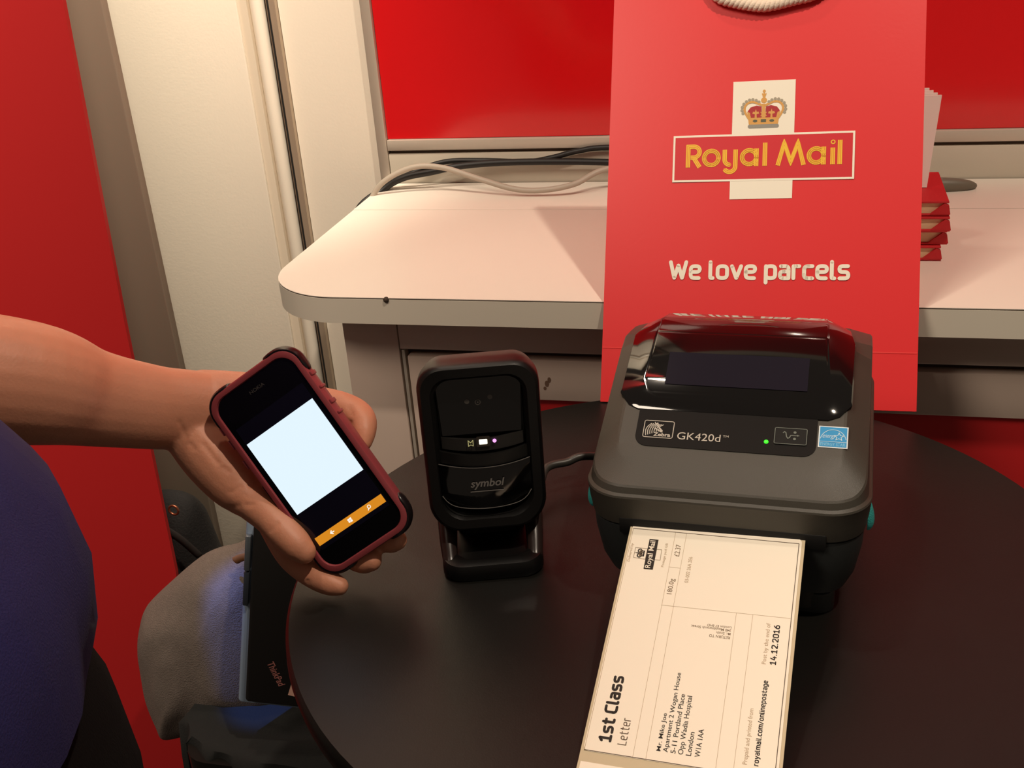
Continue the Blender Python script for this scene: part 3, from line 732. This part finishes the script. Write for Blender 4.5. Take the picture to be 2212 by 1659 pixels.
# reading window: dark glass set back and leaning
gw = bmesh.new(); a = [MH @ V((x, y, z)) for x, z, y in ((-.0265, .0665, .0105), (.0265, .0665, .0105), (.0285, .1045, .0125), (-.0285, .1045, .0125))]; b = [p + MH.to_3x3() @ V((0, .0012, 0)) for p in a]
loft(gw, [a, b]); rw = frombm('reading_window', gw, sg_, sc)
MWn = frame(MH @ V((0, .0105, .0665)), MH.to_3x3() @ V((1, 0, 0)), MH.to_3x3() @ V((0, .002, .038)))
lens = mat('lens_grey', (70, 66, 62), .25)
flat('lens_ring', ribbon_polys(mm(arc(-1, 21.5, 1.7, 0, 360, 18)), .0006) + [mm(arc(-1, 21.5, .6, 0, 360, 8))], lens, rw, MWn, .0003)
for x, y in ((-8.2, 22.5), (7.4, 24.5)): flat('lens_disc', [mm(arc(x, y, 1.7, 0, 360, 14))], lens, rw, MWn, .0003)
lw = mat('lamp_white', (255, 246, 220), .3, emit=1.5); lp = mat('lamp_pink', (255, 160, 250), .3, emit=1.5)
MSh = frame(MH @ V((0, .0060, .0615)), MH.to_3x3() @ V((1, 0, 0)), MH.to_3x3() @ V((0, .1, 1)))
bz = slab('lamp_bezel', mm(rrect(-4.2, 5, -2.8, 3.6, .8, 4)), -.002, .0006, mat('bezel_brown', (46, 40, 34), .4), sc, MSh)
flat('aiming_lamp', [mm(rrect(-2.4, 3.2, -1.3, 2.2, .5, 3))], lw, bz, MSh, .0008)
flat('indicator_lamp', [mm(arc(8, .6, 1.3, 0, 360, 14))], lp, sc, MSh, .0009)
flat('indicator_mark', ribbon_polys(mm([(-9.6, -1.8), (-9.6, 2), (-8, .4), (-6.4, 2), (-6.4, -1.8), (-8, -1)]), .0005, True), mat('mark_yellow', (220, 208, 140), .4, emit=.5), sc, MSh, .0009)
MN = frame(MH @ V((0, .0000, .031)), MH.to_3x3() @ V((1, 0, 0)), MH.to_3x3() @ V((0, 0, 1)))
tx = mat('nameplate_print', (120, 116, 112), .4)
text('brand_lettering', 'symbol', tx, npl, MN, -.0105, .0125, -.0005, .0068, .02, .25, .0002)
flat('brand_underline', [mm([(-11, -2.2), (11.6, -2.2), (11.8, -1.5), (-10.8, -1.5)])], tx, npl, MN, .0002)
# lead from scanner to printer along the table
tag(tube('scanner_lead', [V((-.205, .690, TZ + .025)), V((-.185, .705, TZ + .012)), PX(1180, 1012, .862), PX(1225, 998, .868), PX(1275, 985, .872), V((-.10, .775, TZ + .004))], .0032, mat('lead_grey', (58, 56, 52), .4), None, 8, 12), 'dark grey lead lying on the table between scanner and printer', 'cable')

# ------------------------------------------------------------------ smartphone
FO = V((-.325, .6, .87)); FX = V((.815, .235, .53)).normalized(); FD = V((.571, -.162, -.805)); FU = -(FD - FX * FD.dot(FX)).normalized()
MF = frame(FO, FX, FU)
ph = thing('smartphone', 'smartphone in a dull red case with black corner bumpers held in the hand', 'phone', M=MF)
case_m = mat('case_red', (152, 66, 72), .38, bump=.05, scale=1500); bump_m = mat('case_bumper', (26, 20, 22), .3)
X0, X1, Y0, Y1 = -.0365, .0365, -.1045, .0385
def cr(i, z, r=.0135): return [(p[0], p[1], z) for p in rrect(X0 + i, X1 - i, Y0 + i, Y1 - i, max(r - i * .6, .002), 8)]
bm = bmesh.new(); loft(bm, [cr(.004, -.0125), cr(.0012, -.0115), cr(0, -.008), cr(0, -.0005), cr(.0008, .0012), cr(.0024, .0018), cr(.0040, .0016), cr(.0046, .0002), cr(.0046, -.002)]); case = frombm('case', bm, case_m, ph, 35)
glass = slab('screen_glass', rrect(X0 + .0045, X1 - .0045, Y0 + .0045, Y1 - .0045, .011, 8), -.003, .0002, mat('phone_glass', (12, 11, 14), .08, coat=.4), ph)
flat('display', [[(-.0285, -.0855), (.0285, -.0855), (.0285, .012), (-.0285, .012)]], mat('display_dark', (22, 20, 36), .12), glass, I4, .0004)
flat('lit_image', [[(-.028, -.0568), (.028, -.0568), (.028, 0), (-.028, 0)]], mat('lit_white', (228, 246, 255), .3, emit=1.0), glass, I4, .0006)
flat('navigation_bar', [[(-.028, -.0823), (.028, -.0823), (.028, -.0762), (-.028, -.0762)]], mat('bar_orange', (246, 156, 36), .3, emit=.75), glass, I4, .0006)
ic = mat('icon_white', (255, 250, 240), .3, emit=1)
flat('back_icon', ribbon_polys(mm([(-16.4, -79.2), (-13.6, -79.2)]), .0007) + ribbon_polys(mm([(-15, -78), (-16.4, -79.2), (-15, -80.4)]), .0007), ic, glass, I4, .0008)
for (a, b, c, d) in ((-1.5, -79.1, -.1, -77.9), (.1, -79.1, 1.6, -77.7), (-1.5, -80.5, -.1, -79.3), (.1, -80.7, 1.6, -79.3)): flat('start_icon', [mm(RR(a, b, c, d))], ic, glass, I4, .0008)
flat('search_icon', ribbon_polys(mm(arc(16.3, -78.8, 1.1, 0, 360, 14)), .0005) + ribbon_polys(mm([(15.5, -79.6), (14.6, -80.5)]), .0006), ic, glass, I4, .0008)
text('brand_lettering', 'NOKIA', mat('phone_print', (74, 70, 68), .4), glass, I4, -.0052, .0068, .0248, .0272, .01, 0, .0004)
def corner(cx, cy, a0, name='corner_bumper', r=.0134):
    P = [V((cx + r * math.cos(math.radians(a0 + 90 * i / 10)), cy + r * math.sin(math.radians(a0 + 90 * i / 10)), -.004)) for i in range(11)]
    t0 = V((-math.sin(math.radians(a0)), math.cos(math.radians(a0)), 0)); t1 = V((-math.sin(math.radians(a0 + 90)), math.cos(math.radians(a0 + 90)), 0))
    P = [P[0] - t0 * .004] + P + [P[-1] + t1 * .004]
    bm = bmesh.new(); sweep(bm, P, .0021, 10, flat=2.4, up=V((0, 0, 1))); frombm(name, bm, bump_m, ph, 60)
q = .0135
corner(X1 - q, Y1 - q, 0); corner(X0 + q, Y1 - q, 90); corner(X0 + q, Y0 + q, 180); corner(X1 - q, Y0 + q, 270)
for y0, y1, s in ((.013, .019, -1), (.002, .009, -1), (-.014, -.007, -1), (-.062, -.050, -1), (-.080, -.068, -1), (.012, .015, 1), (.002, .004, 1), (-.010, -.007, 1), (-.018, -.016, 1)):
    xs = (X0 - .0014, X0 + .0006) if s < 0 else (X1 - .0006, X1 + .0012)
    box('side_ridge', xs[0], xs[1], y0, y1, -.0085, .0004, case_m, case, .0006)
box('side_key', X0 - .0008, X0 + .0006, -.048, -.028, -.008, -.0005, bump_m, ph, .0005)

# ------------------------------------------------------------------ person: left forearm and hand, navy shirt, dark trousers
per = thing('person', 'person in a navy blue shirt holding out the phone on an open hand', 'person', (-.43, .24, 0))
PL = V((-.43, .24, 0))
skin = mat('skin', (214, 146, 116), .5, bump=.1, scale=500, var=.05, vscale=40, sss=.15)
bm = bmesh.new(); TOC = -RF
def chain(pts, k=6, flat=.88, n=16, up=None):
    P = smoothpath([PX(u, v, d) for u, v, d, r in pts], k); rr = smoothpath([V((r, 0, 0)) for *_, r in pts], k)
    sweep(bm, P, [q.x / 1000 for q in rr], n, flat=flat, up=up or TOC)
# upper arm, elbow, forearm, wrist
ua = [V((-.525, .425, 1.36)), V((-.575, .44, 1.20)), V((-.615, .452, 1.04)), V((-.600, .463, .985))]
sweep(bm, smoothpath(ua, 6), [.05 - .0004 * i for i in range(19)], 18)
fa0 = [V((-.612, .455, 1.0)), V((-.575, .470, .975)), V((-.525, .497, .95))]
fa = smoothpath(fa0 + [PX(60, 828, .705), PX(200, 860, .735), PX(330, 880, .758), PX(400, 886, .770), PX(470, 900, .780), PX(540, 935, .782)], 6)
rads = [42, 43, 42, 39.0, 32.0, 28.6, 28.0, 29, 27]
rr = [v.x / 1000 for v in smoothpath([V((r, 0, 0)) for r in rads], 6)]
ff = [v.x for v in smoothpath([V((r, 0, 0)) for r in (1, .98, .95, .9, .82, .72, .68, .62, .5)], 6)]
sweep(bm, fa, rr, 24, flat=ff, up=TOC)
# palm: heel under the little finger, thumb ball, metacarpals
chain([(405, 925, .772, 19), (455, 985, .770, 20.5), (505, 1045, .768, 18), (545, 1085, .766, 13)], flat=.85)
chain([(430, 890, .778, 22), (500, 980, .782, 21), (560, 1050, .780, 16), (600, 1100, .776, 12)], flat=.72)
chain([(440, 880, .780, 22), (540, 960, .786, 22), (620, 1030, .782, 15)], flat=.7)
chain([(440, 870, .780, 22), (560, 920, .786, 22), (665, 965, .782, 14)], flat=.7)
chain([(430, 860, .778, 20), (520, 865, .780, 20), (610, 868, .778, 17), (680, 878, .774, 15.5)], flat=.85)
# fingers: little finger along the phone edge, ring, middle, index under the lower edge, thumb round the far side
chain([(500, 1040, .768, 15.5), (535, 1075, .764, 13.2), (562, 1098, .760, 12.4), (586, 1120, .755, 11.5), (612, 1148, .751, 11.4), (640, 1176, .748, 10.6), (657, 1192, .747, 8.6)], flat=.95)
chain([(560, 1070, .778, 12), (590, 1130, .774, 10.8), (622, 1190, .769, 10.2), (648, 1222, .766, 9.2), (685, 1246, .761, 9.2), (715, 1260, .757, 8.5), (733, 1266, .755, 6.8)], flat=.95)
chain([(620, 1030, .780, 12), (670, 1095, .778, 10.5), (716, 1155, .774, 10.4), (762, 1197, .766, 9.8), (788, 1209, .760, 9.6), (802, 1211, .757, 7.8)], flat=.95)
chain([(665, 965, .780, 12), (725, 1050, .778, 10.5), (778, 1118, .773, 10.2), (824, 1156, .765, 9.6), (846, 1166, .760, 9.2), (858, 1167, .757, 7.4)], flat=.95)
chain([(640, 872, .778, 16), (690, 880, .774, 14.5), (735, 886, .768, 13), (768, 897, .763, 11.6), (783, 912, .757, 10.2), (786, 935, .752, 8.6), (785, 955, .749, 6.6)], flat=.95)
me = bpy.data.meshes.new('t'); bmesh.ops.recalc_face_normals(bm, faces=bm.faces); bm.to_mesh(me); bm.free()
tmp = bpy.data.objects.new('t', me); COL.objects.link(tmp)
md = tmp.modifiers.new('r', 'REMESH'); md.mode = 'VOXEL'; md.voxel_size = .0015; md.use_smooth_shade = True
ms = tmp.modifiers.new('s', 'SMOOTH'); ms.factor = .5; ms.iterations = 9
body = bpy.data.meshes.new_from_object(tmp.evaluated_get(bpy.context.evaluated_depsgraph_get()))
bpy.data.objects.remove(tmp)
# skin folds of the palm, wrist and finger joints pressed into the surface
FOLDS = [((498, 1064), (522, 1050), (552, 1046)), ((492, 1100), (515, 1092), (545, 1090)), ((586, 1146), (600, 1130), (612, 1122)), ((440, 960), (470, 1000), (495, 1020)), ((755, 880), (760, 895), (757, 912)), ((672, 1226), (662, 1240), (664, 1256)), ((388, 912), (402, 945), (420, 970))]
SEG = [(a_, b_, min(a_[0], b_[0]) - 12, max(a_[0], b_[0]) + 12, min(a_[1], b_[1]) - 12, max(a_[1], b_[1]) + 12) for f in FOLDS for a_, b_ in zip(f, f[1:])]
lim = PX(340, 900, .75).x
for v in body.vertices:
    if v.co.x < lim - .03 or v.co.z > 1 or v.normal.dot(RF) > -.15: continue
    q = v.co - CAM; z = q.dot(RF); u_, v_ = 1106 + q.dot(RX) / z * FPX, 829.5 + q.dot(RY) / z * FPX
    for (ax, ay), (bx2, by2), c0, c1, c2, c3 in SEG:
        if c0 < u_ < c1 and c2 < v_ < c3:
            dx, dy = bx2 - ax, by2 - ay; t = max(0, min(1, ((u_ - ax) * dx + (v_ - ay) * dy) / (dx * dx + dy * dy)))
            dd = math.hypot(u_ - ax - t * dx, v_ - ay - t * dy)
            if dd < 12: v.co -= v.normal * (.0006 * math.exp(-(dd / 5) ** 2)); break
for v in body.vertices: v.co -= PL
for p in body.polygons: p.use_smooth = True
put('body', body, skin, per)
navy = mat('navy_cotton', (23, 25, 84), .85, bump=.35, scale=900, var=.08, vscale=60)
black_cl = mat('black_trouser', (9, 8, 8), .95, spec=.15, bump=.3, scale=700)
def ell(cx, cy, a, b, z, n=48, wob=0, ph_=0): return [(cx + (a + wob * math.sin(7 * t + ph_) + wob * .6 * math.sin(13 * t + 2 * ph_)) * math.cos(t), cy + (b + wob * math.sin(5 * t + ph_)) * math.sin(t), z) for t in [2 * math.pi * i / n for i in range(n)]]
bm = bmesh.new()
sh = [(.875, .152, .186, .0, -.008), (.88, .167, .196, .0035, -.008), (.915, .171, .199, .004, -.008), (.95, .168, .198, .003, -.012), (.985, .158, .19, .003, -.03), (1.02, .15, .19, .003, -.062), (1.08, .142, .185, .002, -.095), (1.25, .135, .19, .001, -.11), (1.34, .125, .195, 0, -.11), (1.40, .10, .18, 0, -.11), (1.435, .075, .11, 0, -.11), (1.45, .062, .07, 0, -.11)]
loft(bm, [ell(xo, 0, a, b, z, 48, wb_, z * 9) for z, a, b, wb_, xo in sh]); frombm('shirt', bm, navy, per, 60)
bm = bmesh.new(); sweep(bm, [p - PL for p in smoothpath([V((-.50, .39, 1.37)), V((-.545, .43, 1.28)), V((-.585, .442, 1.17))], 6)], [.066, .066, .066, .065, .065, .064, .064, .063, .063, .062, .062, .062, .062], 20, caps=False); frombm('sleeve', bm, navy, per, 60)
bm = bmesh.new(); loft(bm, [ell(-.012, 0, .140, .172, .90), ell(-.006, 0, .156, .186, .868), ell(.0, 0, .162, .19, .84), ell(.004, 0, .162, .19, .80), ell(0, 0, .14, .17, .74)])
for s in (-1, 1): sweep(bm, [V((.0, s * .09, .80)), V((.01, s * .095, .60)), V((.012, s * .10, .45)), V((.0, s * .10, .25)), V((-.005, s * .10, .07))], [.104, .094, .078, .07, .066], 24, caps=True)
frombm('trousers', bm, black_cl, per, 60)
for s in (-1, 1):
    bm = bmesh.new(); sweep(bm, [V((-.05, s * .10, .042)), V((.04, s * .10, .045)), V((.12, s * .105, .035)), V((.19, s * .107, .03))], [.040, .042, .044, .032], 16, flat=.85); frombm('shoe', bm, mat('shoe_black', (20, 18, 18), .4), per, 60)

# ------------------------------------------------------------------ seat with coat, grey fabric bag, laptop and rucksack left of the table
stl = thing('stool', 'low dark stool hidden under the draped black coat', 'stool', (-.45, .84, 0))
bm = bmesh.new(); loft(bm, [[(p[0], p[1], z) for p in rrect(-.135, .135, -.09, .09, .03, 5)] for z in (.372, .402)]); frombm('seat', bm, tbl_m, stl, 40)
for sx in (-1, 1):
    for sy_ in (-1, 1):
        bm = bmesh.new(); sweep(bm, [V((sx * .11, sy_ * .07, .372)), V((sx * .12, sy_ * .08, 0.012))], .012, 10, caps=False); frombm('leg', bm, tbl_m, stl, 60)
coat_m = mat('coat_black', (24, 25, 24), .92, bump=.3, scale=500)
bm = bmesh.new(); R = []
for z, g_, wob in ((.405, .55, .0), (.413, .85, .0), (.411, .985, .002), (.402, 1.02, .007), (.36, 1.04, .009), (.30, 1.05, .012), (.2, 1.07, .014), (.08, 1.08, .016)):
    R.append([(-.45 + (.155 * g_ + wob * math.sin(15 * t)) * (abs(math.cos(t)) ** .7) * math.copysign(1, math.cos(t)), .84 + (.092 * g_ + wob * math.sin(17 * t + 1)) * (abs(math.sin(t)) ** .7) * math.copysign(1, math.sin(t)), z + (.01 * math.sin(3 * t) if z < .1 else 0)) for t in [2 * math.pi * i / 144 for i in range(144)]])
loft(bm, R, True, False); tag(frombm('coat', bm, coat_m, None, 60), 'black coat hanging in folds below the laptop', 'coat')

def inflate(name, px, y, b0, b1, m, parent=None, off=V((0, 0, 0)), n=9, wob=.004):
    """soft body: outline on the plane Y=y, swelling b0 towards the viewer and b1 away"""
    O = smoothpath([PY(u, v, y) for u, v in px] + [PY(*px[0], y)], 4)[:-1]; N = len(O)
    c = sum(O, V()) / N; bm = bmesh.new(); R = []
    for sgn, b in ((1, b1), (-1, b0)):
        ks = [math.cos(math.pi / 2 * i / n) for i in range(n)]
        ring = []
        for k in ks:
            dd = b * (1 - k ** 2.6) ** .6
            ring.append([c + (p - c) * k + V((0, sgn * dd + wob * sgn * math.sin(40 * p.x + 25 * p.z * k) * 4 * k * (1 - k) * k, 0)) - off for p in O])
        R = (ring[::-1] if sgn > 0 else R + ring[1:]) if sgn > 0 else R + ring[1:]
    loft(bm, R); return frombm(name, bm, m, parent, 70)
felt = mat('grey_felt', (118, 106, 98), .95, bump=.5, scale=700, var=.06, vscale=150)
gb = thing('fabric_bag', 'soft grey felt bag slumped beside the laptop with an orange tab', 'bag', PY(430, 1560, .86))
inflate('body', [(600, 1160), (556, 1151), (516, 1175), (468, 1187), (429, 1206), (381, 1246), (330, 1294), (312, 1322), (304, 1373), (310, 1429), (322, 1504), (345, 1564), (361, 1591), (409, 1582), (449, 1568), (496, 1552), (548, 1534), (610, 1520), (640, 1350)], .86, .045, .05, felt, gb, PY(430, 1560, .86))
bm = bmesh.new(); sweep(bm, [p - PY(430, 1560, .86) for p in smoothpath([PY(508, 1211, .826), PY(524, 1204, .822), PY(545, 1201, .82), PY(560, 1199, .82)], 5)], .0042, 8, flat=.4, up=V((0, -1, 0))); frombm('orange_tab', bm, mat('tab_orange', (150, 96, 44), .7), gb, 60)

# laptop leaning on the bag, lid towards the viewer
LB = PY(512, 1522, .765); LXa = PY(690, 1541, .782) - LB; LYa = PY(556, 1155, .79) - LB
MLp = frame(LB, LXa, LYa)
lt = thing('laptop', 'closed black laptop with blue-grey edges leaning on the grey bag', 'laptop', M=MLp)
silver = mat('laptop_edge', (150, 168, 190), .35, metal=.2); lidm = mat('laptop_lid', (22, 20, 19), .5, bump=.05, scale=1500)
slab('base', rrect(0, .29, 0, .205, .004, 5), -.022, -.004, silver, lt, bev=.002)
lid = slab('lid', rrect(.0085, .288, .0075, .203, .004, 5), -.004, .004, lidm, lt, bev=.0015)
box('hinge', .001, .0062, .150, .186, -.004, .0022, mat('hinge_grey', (120, 128, 136), .3, metal=.6), lt, .001)
box('hinge_cover', .001, .0062, .112, .148, -.004, .0012, mat('hinge_dark', (60, 66, 74), .4, metal=.4), lt, .001)
MLi = MLp.inverted()
def onlid(u, v):
    z = MLp.to_3x3() @ V((0, 0, 1)); r = ray(u, v); p = CAM + r * ((MLp @ V((0, 0, .0041)) - CAM).dot(z) / r.dot(z)); return MLi @ p
p0, p1 = onlid(578, 1432), onlid(604, 1482)
d = V((p1.x - p0.x, p1.y - p0.y, 0)); MT2 = frame(V((p0.x, p0.y, .004)), d, V((-d.y, d.x, 0)))
text('logo_lettering', 'ThinkPad', mat('logo_dull_red', (150, 96, 90), .45), lid, MT2, 0, d.length, -.001, .0062, .02, 0, .0003)
stp = [onlid(*q) for q in ((641, 1440), (668, 1440), (668, 1512), (622, 1501))]
flat('sticker', [[(p.x, p.y) for p in stp]], mat('sticker_pink', (206, 160, 142), .6), lid, I4, .0043)
# rucksack
ruck_m = mat('ruck_black', (24, 22, 22), .85, bump=.4, scale=400)
ro = PY(400, 1400, 1.045); ro.z = 0
rk = thing('rucksack', 'black rucksack with a copper ring standing behind the grey bag', 'rucksack', ro)
inflate('body', [(290, 1080), (330, 1062), (370, 1060), (402, 1068), (424, 1088), (442, 1128), (462, 1178), (490, 1240), (512, 1400), (520, 1640), (420, 1700), (300, 1690)], 1.045, .045, .045, ruck_m, rk, ro)
bm = bmesh.new(); rc = PY(377, 1100, .998) - ro
sweep(bm, [rc + V((.006 * math.cos(t), -.002, .006 * math.sin(t))) for t in [2 * math.pi * i / 24 for i in range(24)]] + [rc + V((.006, -.002, 0))], .0014, 8, caps=False); frombm('strap_ring', bm, mat('copper', (190, 120, 90), .3, metal=.8), rk, 60)
bm = bmesh.new(); sweep(bm, [p - ro for p in smoothpath([PY(352, 1140, .995), PY(390, 1165, .993), PY(430, 1200, .995)], 6)], .006, 8, flat=.3, up=V((0, -1, 0))); frombm('strap', bm, mat('strap_dark', (48, 44, 42), .8), rk, 60)
